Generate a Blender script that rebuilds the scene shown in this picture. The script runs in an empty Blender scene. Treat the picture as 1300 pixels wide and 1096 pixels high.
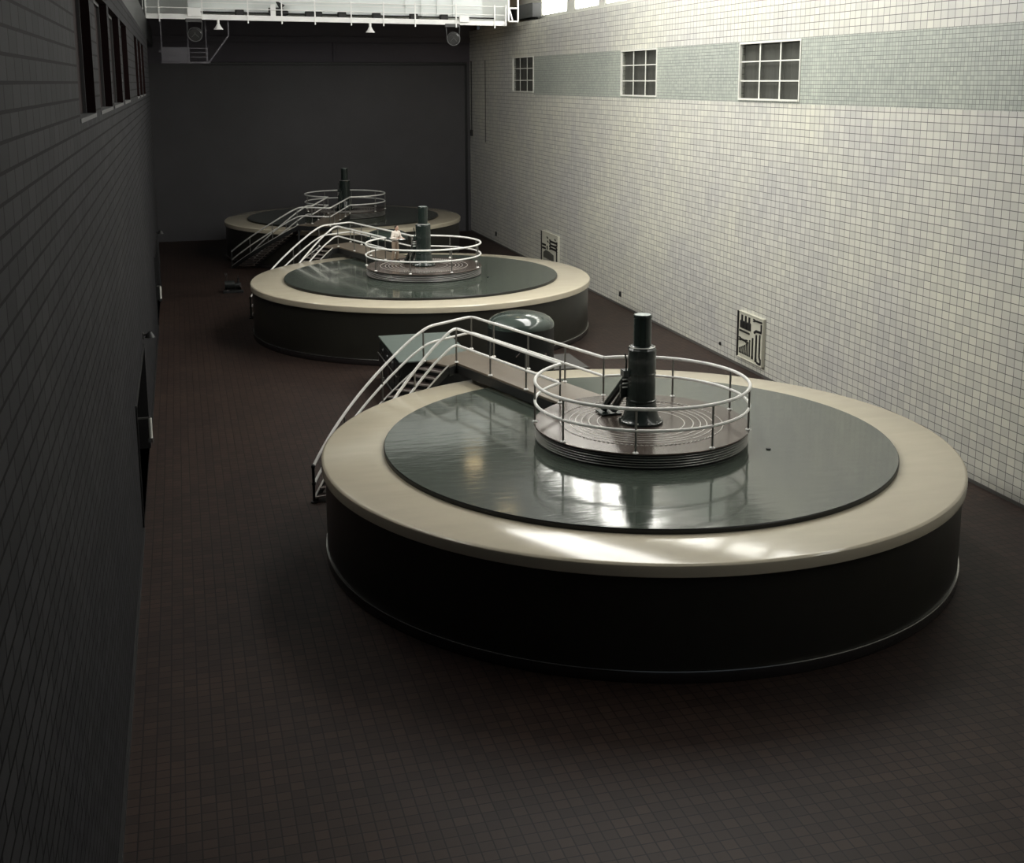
import bpy, bmesh, math, random
from mathutils import Vector, Matrix
from math import sin, cos, pi, radians
random.seed(7)
scene = bpy.context.scene
COL = scene.collection

# ------------------------------------------------------------------ camera
F_PX, YAW, PITCH, ROLL, CY = 1521.14, .268, .194, -.003, 402.0
EYE = 11.5
def make_camera():
    f = Vector((sin(YAW)*cos(PITCH), cos(YAW)*cos(PITCH), -sin(PITCH)))
    r = Vector((cos(YAW), -sin(YAW), 0)); u = r.cross(f)
    c, s = cos(ROLL), sin(ROLL)
    r2 = c*r + s*u; u2 = -s*r + c*u
    cam = bpy.data.cameras.new('camera'); o = bpy.data.objects.new('camera', cam); COL.objects.link(o)
    m = Matrix((( r2.x, u2.x, -f.x, 0), (r2.y, u2.y, -f.y, 0), (r2.z, u2.z, -f.z, EYE), (0, 0, 0, 1)))
    o.matrix_world = m
    cam.sensor_fit = 'HORIZONTAL'; cam.sensor_width = 36; cam.lens = 36*F_PX/1300
    cam.shift_y = (CY-548)/1300; cam.clip_end = 400; cam.clip_start = .05
    scene.camera = o
make_camera()

# ------------------------------------------------------------------ materials
def mat(name, color=(.5,.5,.5), rough=.5, metal=0., spec=.5, coat=0., coat_rough=.1, var=0., vscale=3., bump=0., bscale=8., emit=None, estr=0., stretch=None):
    m = bpy.data.materials.new(name); m.use_nodes = True
    nt = m.node_tree; N = nt.nodes; L = nt.links
    b = N['Principled BSDF']
    b.inputs['Base Color'].default_value = (*color, 1); b.inputs['Roughness'].default_value = rough
    b.inputs['Metallic'].default_value = metal; b.inputs['Specular IOR Level'].default_value = spec
    b.inputs['Coat Weight'].default_value = coat; b.inputs['Coat Roughness'].default_value = coat_rough
    if emit:
        b.inputs['Emission Color'].default_value = (*emit, 1); b.inputs['Emission Strength'].default_value = estr
    if var or bump:
        tc = N.new('ShaderNodeTexCoord'); src = tc.outputs['Object']
        if stretch:
            mp = N.new('ShaderNodeMapping'); mp.inputs['Scale'].default_value = stretch
            L.new(src, mp.inputs['Vector']); src = mp.outputs['Vector']
    if var:
        n = N.new('ShaderNodeTexNoise'); n.inputs['Scale'].default_value = vscale; n.inputs['Detail'].default_value = 5
        L.new(src, n.inputs['Vector'])
        mx = N.new('ShaderNodeMix'); mx.data_type = 'RGBA'
        mx.inputs['A'].default_value = (*[c*(1-var) for c in color], 1); mx.inputs['B'].default_value = (*[min(1, c*(1+var)) for c in color], 1)
        L.new(n.outputs['Fac'], mx.inputs['Factor']); L.new(mx.outputs['Result'], b.inputs['Base Color'])
    if bump:
        n2 = N.new('ShaderNodeTexNoise'); n2.inputs['Scale'].default_value = bscale; n2.inputs['Detail'].default_value = 3
        L.new(src, n2.inputs['Vector'])
        bp = N.new('ShaderNodeBump'); bp.inputs['Strength'].default_value = bump; bp.inputs['Distance'].default_value = .05
        L.new(n2.outputs['Fac'], bp.inputs['Height']); L.new(bp.outputs['Normal'], b.inputs['Normal'])
    return m

def tile_mat(name, c1, c2, mortar, width, height, msize, axes, rough=.3, offset=.5, var=.12, tint=None, spec=.5, freq=.25):
    """glazed tiles laid in courses; axes picks which object-space axes run along / up"""
    m = bpy.data.materials.new(name); m.use_nodes = True
    nt = m.node_tree; N = nt.nodes; L = nt.links; b = N['Principled BSDF']
    tc = N.new('ShaderNodeTexCoord'); sp = N.new('ShaderNodeSeparateXYZ'); cb = N.new('ShaderNodeCombineXYZ')
    L.new(tc.outputs['Object'], sp.inputs[0])
    L.new(sp.outputs[axes[0]], cb.inputs[0]); L.new(sp.outputs[axes[1]], cb.inputs[1])
    br = N.new('ShaderNodeTexBrick'); br.offset = offset; br.offset_frequency = 2; br.squash = 1
    br.inputs['Scale'].default_value = 1; br.inputs['Brick Width'].default_value = width; br.inputs['Row Height'].default_value = height
    br.inputs['Mortar Size'].default_value = msize; br.inputs['Mortar Smooth'].default_value = .1; br.inputs['Bias'].default_value = 0
    br.inputs['Color1'].default_value = (*c1, 1); br.inputs['Color2'].default_value = (*c2, 1); br.inputs['Mortar'].default_value = (*mortar, 1)
    L.new(cb.outputs[0], br.inputs['Vector'])
    n = N.new('ShaderNodeTexNoise'); n.inputs['Scale'].default_value = freq; n.inputs['Detail'].default_value = 4
    L.new(tc.outputs['Object'], n.inputs['Vector'])
    rp = N.new('ShaderNodeValToRGB'); t = tint or (1, 1, 1)
    rp.color_ramp.elements[0].position = .35; rp.color_ramp.elements[1].position = .68
    rp.color_ramp.elements[0].color = (1-var, 1-var, 1-var*.8, 1); rp.color_ramp.elements[1].color = (*t, 1)
    L.new(n.outputs['Fac'], rp.inputs[0])
    mx = N.new('ShaderNodeMix'); mx.data_type = 'RGBA'; mx.blend_type = 'MULTIPLY'; mx.inputs['Factor'].default_value = 1
    L.new(br.outputs['Color'], mx.inputs['A']); L.new(rp.outputs['Color'], mx.inputs['B'])
    L.new(mx.outputs['Result'], b.inputs['Base Color'])
    b.inputs['Roughness'].default_value = rough; b.inputs['Specular IOR Level'].default_value = spec
    bp = N.new('ShaderNodeBump'); bp.inputs['Strength'].default_value = .3; bp.inputs['Distance'].default_value = .01; bp.invert = True
    L.new(br.outputs['Fac'], bp.inputs['Height']); L.new(bp.outputs['Normal'], b.inputs['Normal'])
    return m

M = {}
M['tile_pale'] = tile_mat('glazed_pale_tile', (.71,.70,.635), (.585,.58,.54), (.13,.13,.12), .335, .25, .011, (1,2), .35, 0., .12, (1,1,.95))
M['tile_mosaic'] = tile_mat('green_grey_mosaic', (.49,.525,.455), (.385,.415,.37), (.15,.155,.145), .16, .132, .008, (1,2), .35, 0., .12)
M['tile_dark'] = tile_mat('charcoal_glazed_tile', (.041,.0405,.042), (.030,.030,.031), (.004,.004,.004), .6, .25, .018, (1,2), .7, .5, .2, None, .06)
M['far_wall'] = mat('grey_wall_paint', (.088,.086,.091), .7, var=.12, vscale=.5, spec=.2)
M['far_upper'] = mat('dark_violet_wall_paint', (.085,.078,.092), .7, spec=.2)
M['floor'] = tile_mat('red_brown_quarry_tile', (.054,.033,.025), (.034,.022,.0175), (.011,.008,.0065), .24, .24, .012, (0,1), .52, 0., .25, None, .22, .35)
M['ceiling'] = mat('ceiling_grey', (.22,.22,.22), .9)
M['black'] = mat('black_trim', (.012,.012,.012), .5)
M['steel_dark'] = mat('dark_steel', (.02,.021,.021), .45, spec=.4)  # one even dark steel colour
M['drum'] = mat('green_black_enamel', (.032,.031,.025), .36, spec=.4, var=.2, vscale=1.2)
M['plinth'] = mat('polished_dark_terrazzo', (.035,.030,.030), .16, spec=.5, var=.25, vscale=30)
M['strip'] = mat('bright_metal_strip', (.55,.55,.53), .25, 1.)
M['rim'] = mat('buff_enamel', (.62,.56,.43), .12, spec=.5, var=.10, vscale=.9, bump=.03, bscale=1.8, stretch=(.8,2.6,1))
M['disc'] = mat('grey_green_enamel', (.068,.084,.068), .105, spec=.6, coat=.35, coat_rough=.06, var=.14, vscale=.8, bump=.085, bscale=1.5, stretch=(.8,2.6,1))
M['disc_edge'] = mat('black_edge', (.012,.013,.012), .4)
M['collar'] = mat('dark_bronze', (.022,.021,.020), .35, .3)
M['groove'] = mat('pale_metal_bead', (.62,.61,.58), .3, .4)
M['deck'] = mat('brown_grey_tread_plate', (.125,.10,.085), .2, .3, var=.18, vscale=3, bump=.03, bscale=4)
M['ring_line'] = mat('light_inlay', (.52,.50,.47), .4, .3)
M['walk'] = mat('tan_tread_plate', (.20,.165,.125), .36, .15, var=.15, vscale=2.5, bump=.06, bscale=50)
M['column'] = mat('dark_green_enamel', (.014,.022,.019), .26, spec=.5, coat=.3)
M['column_top'] = mat('pale_green_top', (.34,.38,.36), .4, .3)  # paler green than the column below it
M['white_rail'] = mat('white_enamel_rail', (.90,.89,.85), .3)
M['post'] = mat('brushed_steel_post', (.24,.235,.22), .35, .75)
M['tread'] = mat('stair_tread', (.10,.075,.07), .45, .2)
M['nosing'] = mat('pale_nosing', (.42,.38,.35), .4, .3)
M['stringer'] = mat('pale_stringer', (.62,.61,.57), .4)
M['cabinet_top'] = mat('grey_green_cabinet_top', (.13,.16,.145), .4, var=.1, vscale=2)
M['cabinet'] = mat('black_green_cabinet', (.014,.016,.015), .35)
M['tank_top'] = mat('glossy_green_tank', (.05,.068,.058), .14, spec=.6, coat=.5)
M['chrome'] = mat('chrome', (.75,.75,.75), .15, 1.)
M['crane_white'] = mat('crane_white_paint', (.92,.92,.90), .5)
M['crane_pale'] = mat('crane_pale_paint', (.80,.84,.82), .5, var=.06, vscale=.6)
M['window_frame'] = mat('white_window_frame', (.72,.72,.66), .45)
M['curtain'] = mat('grey_curtain', (.13,.125,.115), .9, var=.3, vscale=4, stretch=(1,1,.05))
M['left_pane'] = mat('dark_red_screen', (.016,.008,.008), .7, spec=.08)
M['left_frame'] = mat('grey_window_post', (.10,.10,.10), .6, spec=.2)
M['pale_panel'] = mat('pale_board_paint', (.60,.59,.49), .5)
M['tool'] = mat('black_tool_steel', (.013,.013,.012), .55)
M['tool_grey'] = mat('grey_tool_plate', (.09,.09,.075), .5)
M['pad'] = mat('grey_concrete_pad', (.10,.097,.09), .6, var=.1)
M['skin'] = mat('skin', (.56,.36,.27), .5)
M['shirt'] = mat('cream_shirt', (.88,.80,.72), .8)
M['trousers'] = mat('tan_trousers', (.36,.28,.21), .85)
M['hair'] = mat('dark_hair', (.03,.02,.016), .6)
M['shoe'] = mat('dark_shoe', (.02,.015,.012), .4)
M['clipboard'] = mat('white_paper', (.8,.8,.78), .7)
M['cab'] = mat('grey_violet_cab_paint', (.085,.080,.092), .6)
M['lens'] = mat('floodlight_glass', (.06,.06,.06), .12, .3)
M['sky_right'] = mat('daylit_glazing_right', (.8,.8,.8), .4, emit=(1,.99,.94), estr=8.5)
M['sky_left'] = mat('daylit_glazing_left', (.8,.8,.8), .4, emit=(1,.985,.93), estr=22.)
M['warm'] = mat('warm_lamp_lens', (.8,.7,.5), .4, emit=(1,.74,.38), estr=4.5)
M['roof_glow'] = mat('added_skylight_glow', (.8,.8,.8), .4, emit=(1,.985,.95), estr=8.)  # glow for the added skylight, out of view
def glass_mat():
    m = bpy.data.materials.new('window_glass'); m.use_nodes = True; nt = m.node_tree; N = nt.nodes; L = nt.links
    for n in list(N):
        if n.type != 'OUTPUT_MATERIAL': N.remove(n)
    t = N.new('ShaderNodeBsdfTransparent'); g = N.new('ShaderNodeBsdfGlossy'); g.inputs['Roughness'].default_value = .05
    t.inputs[0].default_value = (.75,.77,.75,1)
    lw = N.new('ShaderNodeLayerWeight'); pw = N.new('ShaderNodeMath'); pw.operation = 'POWER'; pw.inputs[1].default_value = 4; L.new(lw.outputs['Facing'], pw.inputs[0]); fr = N.new('ShaderNodeMath'); fr.operation = 'MULTIPLY_ADD'; fr.inputs[1].default_value = .8; fr.inputs[2].default_value = .04; L.new(pw.outputs[0], fr.inputs[0]); mx = N.new('ShaderNodeMixShader')
    L.new(fr.outputs[0], mx.inputs[0]); L.new(t.outputs[0], mx.inputs[1]); L.new(g.outputs[0], mx.inputs[2]); L.new(mx.outputs[0], N['Material Output'].inputs[0])
    return m
M['glass'] = glass_mat()

# ------------------------------------------------------------------ mesh builder
class MB:
    def __init__(s): s.v = []; s.f = []; s.mi = []
    def add(s, vs, fs, mi=0):
        o = len(s.v); s.v += [tuple(p) for p in vs]; s.f += [tuple(i+o for i in f) for f in fs]; s.mi += [mi]*len(fs); return s
    def box(s, x0, x1, y0, y1, z0, z1, mi=0):
        return s.add([(x0,y0,z0),(x1,y0,z0),(x1,y1,z0),(x0,y1,z0),(x0,y0,z1),(x1,y0,z1),(x1,y1,z1),(x0,y1,z1)],
                     [(3,2,1,0),(4,5,6,7),(0,1,5,4),(1,2,6,5),(2,3,7,6),(3,0,4,7)], mi)
    def bar(s, p, q, w, h, mi=0, up=(0,0,1)):
        p = Vector(p); q = Vector(q); d = (q-p).normalized(); u = Vector(up)
        if abs(d.dot(u)) > .98: u = Vector((1,0,0))
        a = d.cross(u).normalized(); b = a.cross(d)
        vs = [e + a*sx*w/2 + b*sy*h/2 for e in (p, q) for sx, sy in ((-1,-1),(1,-1),(1,1),(-1,1))]
        return s.add(vs, [(3,2,1,0),(4,5,6,7),(0,1,5,4),(1,2,6,5),(2,3,7,6),(3,0,4,7)], mi)
    def tube(s, pts, r, n=10, closed=False, mi=0):
        pts = [Vector(p) for p in pts]; m = len(pts); rr = r if isinstance(r, (list, tuple)) else [r]*m
        rings = []; prev = None
        for i, p in enumerate(pts):
            if closed: d = pts[(i+1) % m]-pts[i-1]
            else: d = pts[min(i+1, m-1)]-pts[max(i-1, 0)]
            d.normalize()
            if prev is None:
                a = d.cross(Vector((0,0,1)))
                if a.length < .05: a = d.cross(Vector((1,0,0)))
            else: a = prev - d*prev.dot(d)
            a.normalize(); prev = a; b = d.cross(a)
            rings.append([p + (a*cos(2*pi*k/n) + b*sin(2*pi*k/n))*rr[i] for k in range(n)])
        vs = [v for R in rings for v in R]; fs = []
        for i in range(m if closed else m-1):
            j = (i+1) % m
            for k in range(n): fs.append((i*n+k, i*n+(k+1) % n, j*n+(k+1) % n, j*n+k))
        if not closed: fs += [tuple(reversed(range(n))), tuple(range((m-1)*n, m*n))]
        return s.add(vs, fs, mi)
    def lathe(s, prof, cx=0, cy=0, n=64, mi=0, closed=False):
        """prof: list of (r, z) from one end to the other; closed joins last to first"""
        vs = []; idx = []
        for r, z in prof:
            if r < 1e-6: idx.append([len(vs)]*n); vs.append((cx, cy, z))
            else:
                idx.append(list(range(len(vs), len(vs)+n))); vs += [(cx+r*cos(2*pi*k/n), cy+r*sin(2*pi*k/n), z) for k in range(n)]
        fs = []; m = len(prof)
        for i in range(m if closed else m-1):
            A, B = idx[i], idx[(i+1) % m]
            for k in range(n):
                q = (A[k], A[(k+1) % n], B[(k+1) % n], B[k]); q2 = tuple(dict.fromkeys(q))
                if len(q2) > 2: fs.append(q2)
        return s.add(vs, fs, mi)
    def prism(s, poly, z0, z1, mi=0):
        n = len(poly); vs = [(x, y, z0) for x, y in poly] + [(x, y, z1) for x, y in poly]
        return s.add(vs, [tuple(reversed(range(n))), tuple(range(n, 2*n))] + [(i, (i+1) % n, (i+1) % n+n, i+n) for i in range(n)], mi)
    def build(s, name, m, parent=None, bevel=0., sharp=35, loc=None):
        me = bpy.data.meshes.new(name); me.from_pydata(s.v, [], s.f)
        for mm in (m if isinstance(m, (list, tuple)) else [m]): me.materials.append(mm)
        if any(s.mi): me.polygons.foreach_set('material_index', s.mi)
        bm = bmesh.new(); bm.from_mesh(me); bmesh.ops.recalc_face_normals(bm, faces=bm.faces); bm.to_mesh(me); bm.free()
        me.polygons.foreach_set('use_smooth', [True]*len(me.polygons)); me.set_sharp_from_angle(angle=radians(sharp))
        o = bpy.data.objects.new(name, me); COL.objects.link(o)
        if parent: o.parent = parent
        if loc: o.location = loc
        if bevel:
            b = o.modifiers.new('bevel', 'BEVEL'); b.width = bevel; b.segments = 2; b.limit_method = 'ANGLE'; b.angle_limit = radians(40)
        return o

def tag(o, label, cat, group=None):
    o['label'] = label; o['category'] = cat
    if group: o['group'] = group
    return o
def thing(name, label, cat, loc=(0,0,0), group=None):
    o = bpy.data.objects.new(name, None); COL.objects.link(o); o.location = loc; o.empty_display_size = .3
    return tag(o, label, cat, group)
def struct(o): o['kind'] = 'structure'; return o
def dup(root, loc, label, mirror=False, skip=()):
    r = root.copy(); COL.objects.link(r); r.location = loc; r['label'] = label
    if mirror: r.scale = (1, -1, 1)
    for ch in root.children:
        if ch.name.split('.')[0] in skip: continue
        c = ch.copy(); COL.objects.link(c); c.parent = r
        for g in ch.children:
            d = g.copy(); COL.objects.link(d); d.parent = c
    return r
def kid(o, label): o['label'] = label; return o

# ------------------------------------------------------------------ the hall
XL, XR, YF, YN, ZL, ZC = -1.45, 21.7, 91.0, -3.0, 15.25, 20.0
def wall_grid(name, x, inward, ys, zs, holes, depth, m, mat_of=lambda y, z: 0, reveal=0):
    """a wall in the plane X=x facing +-X with rectangular openings and their reveals"""
    Y = sorted(set(ys + [v for h in holes for v in h[:2]])); Z = sorted(set(zs + [v for h in holes for v in h[2:]])); b = MB()
    for y0, y1 in zip(Y, Y[1:]):
        for z0, z1 in zip(Z, Z[1:]):
            ym, zm = (y0+y1)/2, (z0+z1)/2
            if any(h[0] < ym < h[1] and h[2] < zm < h[3] for h in holes): continue
            b.add([(x,y0,z0),(x,y1,z0),(x,y1,z1),(x,y0,z1)], [(0,1,2,3)], mat_of(ym, zm))
    x2 = x - inward*depth
    for y0, y1, z0, z1 in holes:
        b.add([(x,y0,z0),(x,y1,z0),(x,y1,z1),(x,y0,z1),(x2,y0,z0),(x2,y1,z0),(x2,y1,z1),(x2,y0,z1)], [(0,1,5,4),(1,2,6,5),(2,3,7,6),(3,0,4,7)], reveal)
    # back and outer edges so that the wall is a solid slab
    xb = x - inward*.6; y0, y1, z0, z1 = Y[0], Y[-1], Z[0], Z[-1]
    b.add([(x,y0,z0),(x,y1,z0),(x,y1,z1),(x,y0,z1),(xb,y0,z0),(xb,y1,z0),(xb,y1,z1),(xb,y0,z1)], [(0,1,5,4),(1,2,6,5),(2,3,7,6),(3,0,4,7),(4,5,6,7)])
    return struct(b.build(name, m))

struct(MB().box(-6, 24, YN, 92, -.3, 0).build('floor', M['floor']))
struct(MB().box(-6, 24, YN, 92, ZC, ZC+.3).build('ceiling', M['ceiling']))
RW = [(39.67, 44.64, 10.74, 12.97), (53.28, 58.07, 10.75, 13.0), (73.7, 78.62, 10.80, 13.06)]
BZ0, BZ1, BYE = 10.66, 13.0, 73.7
wall_grid('wall_right', XR, -1, [YN, BYE, YF], [0, BZ0, BZ1, ZL], RW, .35, [M['tile_pale'], M['tile_mosaic']],
          lambda y, z: 1 if (BZ0 < z < BZ1 and y < BYE) else 0)
LWY = [(19.8,23.65),(25.15,29.8),(30.6,35.65),(36.75,41.2),(48.6,51.6),(53.0,56.6),(58.0,61.9)]
LZ0, LZ1 = 10.88, 13.26
LWE, LTOP = 71.5, 13.95
DOORS = [(31.0, 38.7, 0, 3.4), (58.5, 66.2, 0, 3.4)]
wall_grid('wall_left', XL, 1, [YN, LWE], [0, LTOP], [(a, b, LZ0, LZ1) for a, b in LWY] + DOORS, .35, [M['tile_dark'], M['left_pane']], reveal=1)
struct(MB().box(-4.6, -4.0, LWE, YF, 0, ZL).build('wall_left_recess', M['far_wall']))
# far wall: lower painted field with a frame line, darker upper band
b = MB(); b.box(-4.6, 22.3, YF, YF+.4, 0, 12.82, 0); b.box(-4.6, 22.3, YF, YF+.4, 12.82, ZC, 1)
struct(b.build('wall_far', [M['far_wall'], M['far_upper']]))
b = MB(); b.box(1.9, 21.45, YF-.10, YF, 12.72, 12.92); b.box(21.28, 21.45, YF-.10, YF, 0, 12.72)
struct(b.build('trim_1', M['steel_dark'], bevel=.02))
b = MB(); b.box(-4, 21.7, YF-.16, YF, 14.35, 14.75); b.box(11.3, 11.55, YF-.1, YF, 12.92, 14.35)
struct(b.build('trim_2', M['far_upper'], bevel=.02))
struct(MB().box(XR-.03, XR, YN, YF, 0, .10).build('baseboard_right', M['pad']))
struct(MB().box(XL, XL+.05, YN, 31, 0, .14).box(XL, XL+.05, 38.7, 58.5, 0, .14).box(XL, XL+.05, 66.2, LWE, 0, .14).build('baseboard_left', M['black']))
# runway girder and ledge on the left, ledge on the right, upper walls set back behind the crane rails
struct(MB().box(-2.4, XL-.02, YN, YF, LTOP+.02, 15.2).build('trim_3', M['steel_dark']))
struct(MB().box(XR+.62, 22.45, YN, YF, ZL-.3, ZL-.01).build('trim_4', M['window_frame']))
XRC, XLC = 22.5, -2.3
CLZ0, CLZ1 = 15.5, 19.0
panes_r = []; y = 74.7
while y > 12:
    panes_r += [(y-5.2, y), (y-10.8, y-6.6)]; y -= 11.85
panes_l = []; y = 62.0
while y > 34:
    panes_l += [(y-5.2, y), (y-10.8, y-6.6)]; y -= 11.85
def clerestory(x, inward, panes, glow, nm, n0):
    wall_grid('wall_upper_'+nm, x, inward, [YN, YF], [ZL-.3, ZC], [(a, c, CLZ0, CLZ1) for a, c in panes], .25, M['window_frame'] if nm == 'right' else M['far_wall'])
    for i, (a, c) in enumerate(panes):
        fr = MB(); w = .09; xo = x-inward*.12; x0, x1 = min(xo, xo+inward*.08), max(xo, xo+inward*.08)
        fr.box(x0, x1, a, a+w, CLZ0, CLZ1).box(x0, x1, c-w, c, CLZ0, CLZ1).box(x0, x1, a, c, CLZ0, CLZ0+w).box(x0, x1, a, c, CLZ1-w, CLZ1)
        k = 3
        for j in range(1, k): yy = a+(c-a)*j/k; fr.box(x0, x1, yy-.025, yy+.025, CLZ0, CLZ1)
        for j in range(1, 3): zz = CLZ0+(CLZ1-CLZ0)*j/3; fr.box(x0, x1, a, c, zz-.025, zz+.025)
        fr.box(min(x-inward*.02, x0), max(x-inward*.02, x1), a, c, 17.30, 17.62)
        o = struct(fr.build('window_%d' % (n0+i), M['window_frame']))
        xp = x-inward*.14
        MB().add([(xp,a,CLZ0),(xp,c,CLZ0),(xp,c,CLZ1),(xp,a,CLZ1)], [(0,1,2,3)]).build('pane', glow, o)
clerestory(XRC, -1, panes_r, M['sky_right'], 'right', 20)
clerestory(XLC, 1, panes_l, M['sky_left'], 'left', 40)

# unseen skylight, added overhead to brighten the rims and upper right wall
SKX0, SKX1, SKY0, SKY1 = 14.0, 18.5, 33.0, 57.0
b = MB()
for k in range(9):
    yy = SKY0+(SKY1-SKY0)*k/8; b.box(SKX0, SKX1, yy-.08, yy+.08, ZC-.12, ZC-.005)
for xx in (SKX0, (SKX0+SKX1)/2, SKX1): b.box(xx-.08, xx+.08, SKY0, SKY1, ZC-.13, ZC-.004)
o = struct(b.build('window_60', M['window_frame']))
MB().add([(SKX0,SKY0,ZC-.03),(SKX1,SKY0,ZC-.03),(SKX1,SKY1,ZC-.03),(SKX0,SKY1,ZC-.03)], [(0,1,2,3)]).build('pane', M['roof_glow'], o)

# gallery windows in the right wall: white frame, three by three panes, drawn curtain behind
for i, (a, c, z0, z1) in enumerate(RW):
    fr = MB(); w = .07; x0, x1 = XR+.03, XR+.08
    fr.box(x0-.07, x1, a, a+w, z0, z1).box(x0-.07, x1, c-w, c, z0, z1).box(x0-.07, x1, a+w, c-w, z1-w, z1).box(x0-.09, x1, a+w, c-w, z0, z0+w)
    o = struct(fr.build('window_%d' % (i+1), M['window_frame']))
    mu = MB()
    for j in (1, 2):
        yy = a+(c-a)*j/3; mu.box(x0+.01, x0+.03, yy-.045, yy+.045, z0+w, z1-w)
        zz = z0+(z1-z0)*j/3; mu.box(x0+.008, x0+.032, a+w, c-w, zz-.025, zz+.025)
    mu.build('muntins', M['window_frame'], o)
    MB().add([(XR+.05,a,z0),(XR+.05,c,z0),(XR+.05,c,z1),(XR+.05,a,z1)], [(0,1,2,3)]).build('pane', M['glass'], o)
    cu = MB(); n = 60
    pts = [(XR+.20+.03*sin(k*1.9)*(1 if (k//12) % 2 else .3), a+(c-a)*k/n) for k in range(n+1)]
    cu.add([(x, yy, z) for z in (z0, z1) for x, yy in pts], [(k, k+1, k+n+2, k+n+1) for k in range(n)])
    cu.build('curtain', M['curtain'], o)
# tall dark windows in the left wall
for i, (a, c) in enumerate(LWY):
    fr = MB(); x0, x1 = XL-.26, XL-.16
    fr.box(x0, x1, a, a+.10, LZ0, LZ1).box(x0, x1, c-.10, c, LZ0, LZ1).box(x0, x1, a, c, LZ1-.08, LZ1)
    o = struct(fr.build('window_%d' % (i+5), M['left_frame']))
    MB().box(XL-.30, XL+.012, a+.02, c-.02, LZ0, LZ0+.07).build('sill', M['left_frame'], o)
    MB().box(XL-.25, XL-.22, a+.05, c-.05, LZ0+.05, LZ1-.05).build('pane', M['left_pane'], o)
for i, (a, c, z0, z1) in enumerate(DOORS):
    d = MB(); xm = XL-.3; mid = (a+c)/2
    d.box(xm-.05, xm, a+.05, mid-.01, .02, z1-.05).box(xm-.05, xm, mid+.01, c-.05, .02, z1-.05)
    o = struct(d.build('door_%d' % (i+1), M['steel_dark'], bevel=.01))
    MB().box(xm-.08, XL+.04, a-.0, a+.09, 0, z1).box(xm-.08, XL+.04, c-.09, c, 0, z1).box(xm-.08, XL+.04, a+.09, c-.09, z1-.09, z1).build('door_frame', M['black'], o)
    MB().tube([(xm+.02, mid-.12, .85), (xm+.09, mid-.12, .9), (xm+.09, mid-.12, 1.2), (xm+.02, mid-.12, 1.25)], .02).build('door_handle', M['chrome'], o)

# ------------------------------------------------------------------ generators
def arc(r, a0, a1, z0, z1=None, n=48, cx=0., cy=0.):
    z1 = z0 if z1 is None else z1
    return [Vector((cx+r*cos(radians(a0+(a1-a0)*k/n)), cy+r*sin(radians(a0+(a1-a0)*k/n)), z0+(z1-z0)*k/n)) for k in range(n+1)]
GX, GY = 10.8, 27.44
def make_generator():
    t = thing('generator', 'huge round generator housing nearest the camera with buff rim and grey green cover', 'generator', (GX, GY, 0), 'round generator housings along the hall')
    MB().lathe([(0,0),(7.86,0),(7.87,.02),(7.87,.21),(7.86,.23),(0,.23)], n=160).build('plinth', M['plinth'], t)
    MB().lathe([(7.74,.232),(7.872,.232),(7.88,.245),(7.872,.262),(7.74,.262)], n=160, closed=True).build('base_strip', M['strip'], t)
    MB().lathe([(0,.265),(7.835,.265),(7.835,2.20),(0,2.20)], n=160).build('drum', M['drum'], t)
    MB().lathe([(6.2,2.205),(7.90,2.205),(7.925,2.225),(7.925,2.40),(7.915,2.445),(7.88,2.475),(7.84,2.485),(6.2,2.485)], n=192, closed=True).build('rim', M['rim'], t)
    c = MB().lathe([(0,2.47),(6.34,2.47),(6.385,2.49),(6.385,2.575),(6.365,2.60)], n=192, mi=1)
    c.lathe([(6.365,2.60),(2.3,2.605),(0,2.605)], n=192)
    cv = c.build('cover_plate', [M['disc'], M['disc_edge']], t)
    MB().lathe([(0,2.602),(.06,2.602),(.06,2.63),(0,2.635)], 2.75, -1.85, 12).build('lifting_plug', M['black'], cv)
    x = .12
    co = MB().lathe([(0,2.58),(2.68,2.58),(2.68,2.63),(2.62,2.632),(2.62,2.95),(0,2.95)], x, 0, 128).build('collar', M['collar'], t)
    for k in range(5):
        z = 2.665+k*.062
        MB().lathe([(2.61,z-.005),(2.688,z-.005),(2.692,z),(2.688,z+.005),(2.61,z+.005)], x, 0, 128, closed=True).build('bead', M['groove'], co)
    dk = MB().lathe([(0,2.955),(2.70,2.955),(2.72,2.965),(2.72,2.99),(2.71,3.0),(0,3.0)], x, 0, 128).build('platform_deck', M['deck'], t)
    for r in (1.10, 1.32, 1.50, 1.66, 1.82):
        MB().lathe([(r-.013,3.001),(r+.013,3.001),(r+.013,3.006),(r-.013,3.006)], x, 0, 96, closed=True).build('inlay_ring', M['ring_line'], dk)
    pts = arc(2.05, 0, 360, 3.004, n=440, cx=x)[:-1]
    MB().tube(pts, [.018 if k % 4 < 2 else .003 for k in range(440)], 6, True).build('screw_ring', M['ring_line'], dk)
    return t
gen = make_generator()

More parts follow.
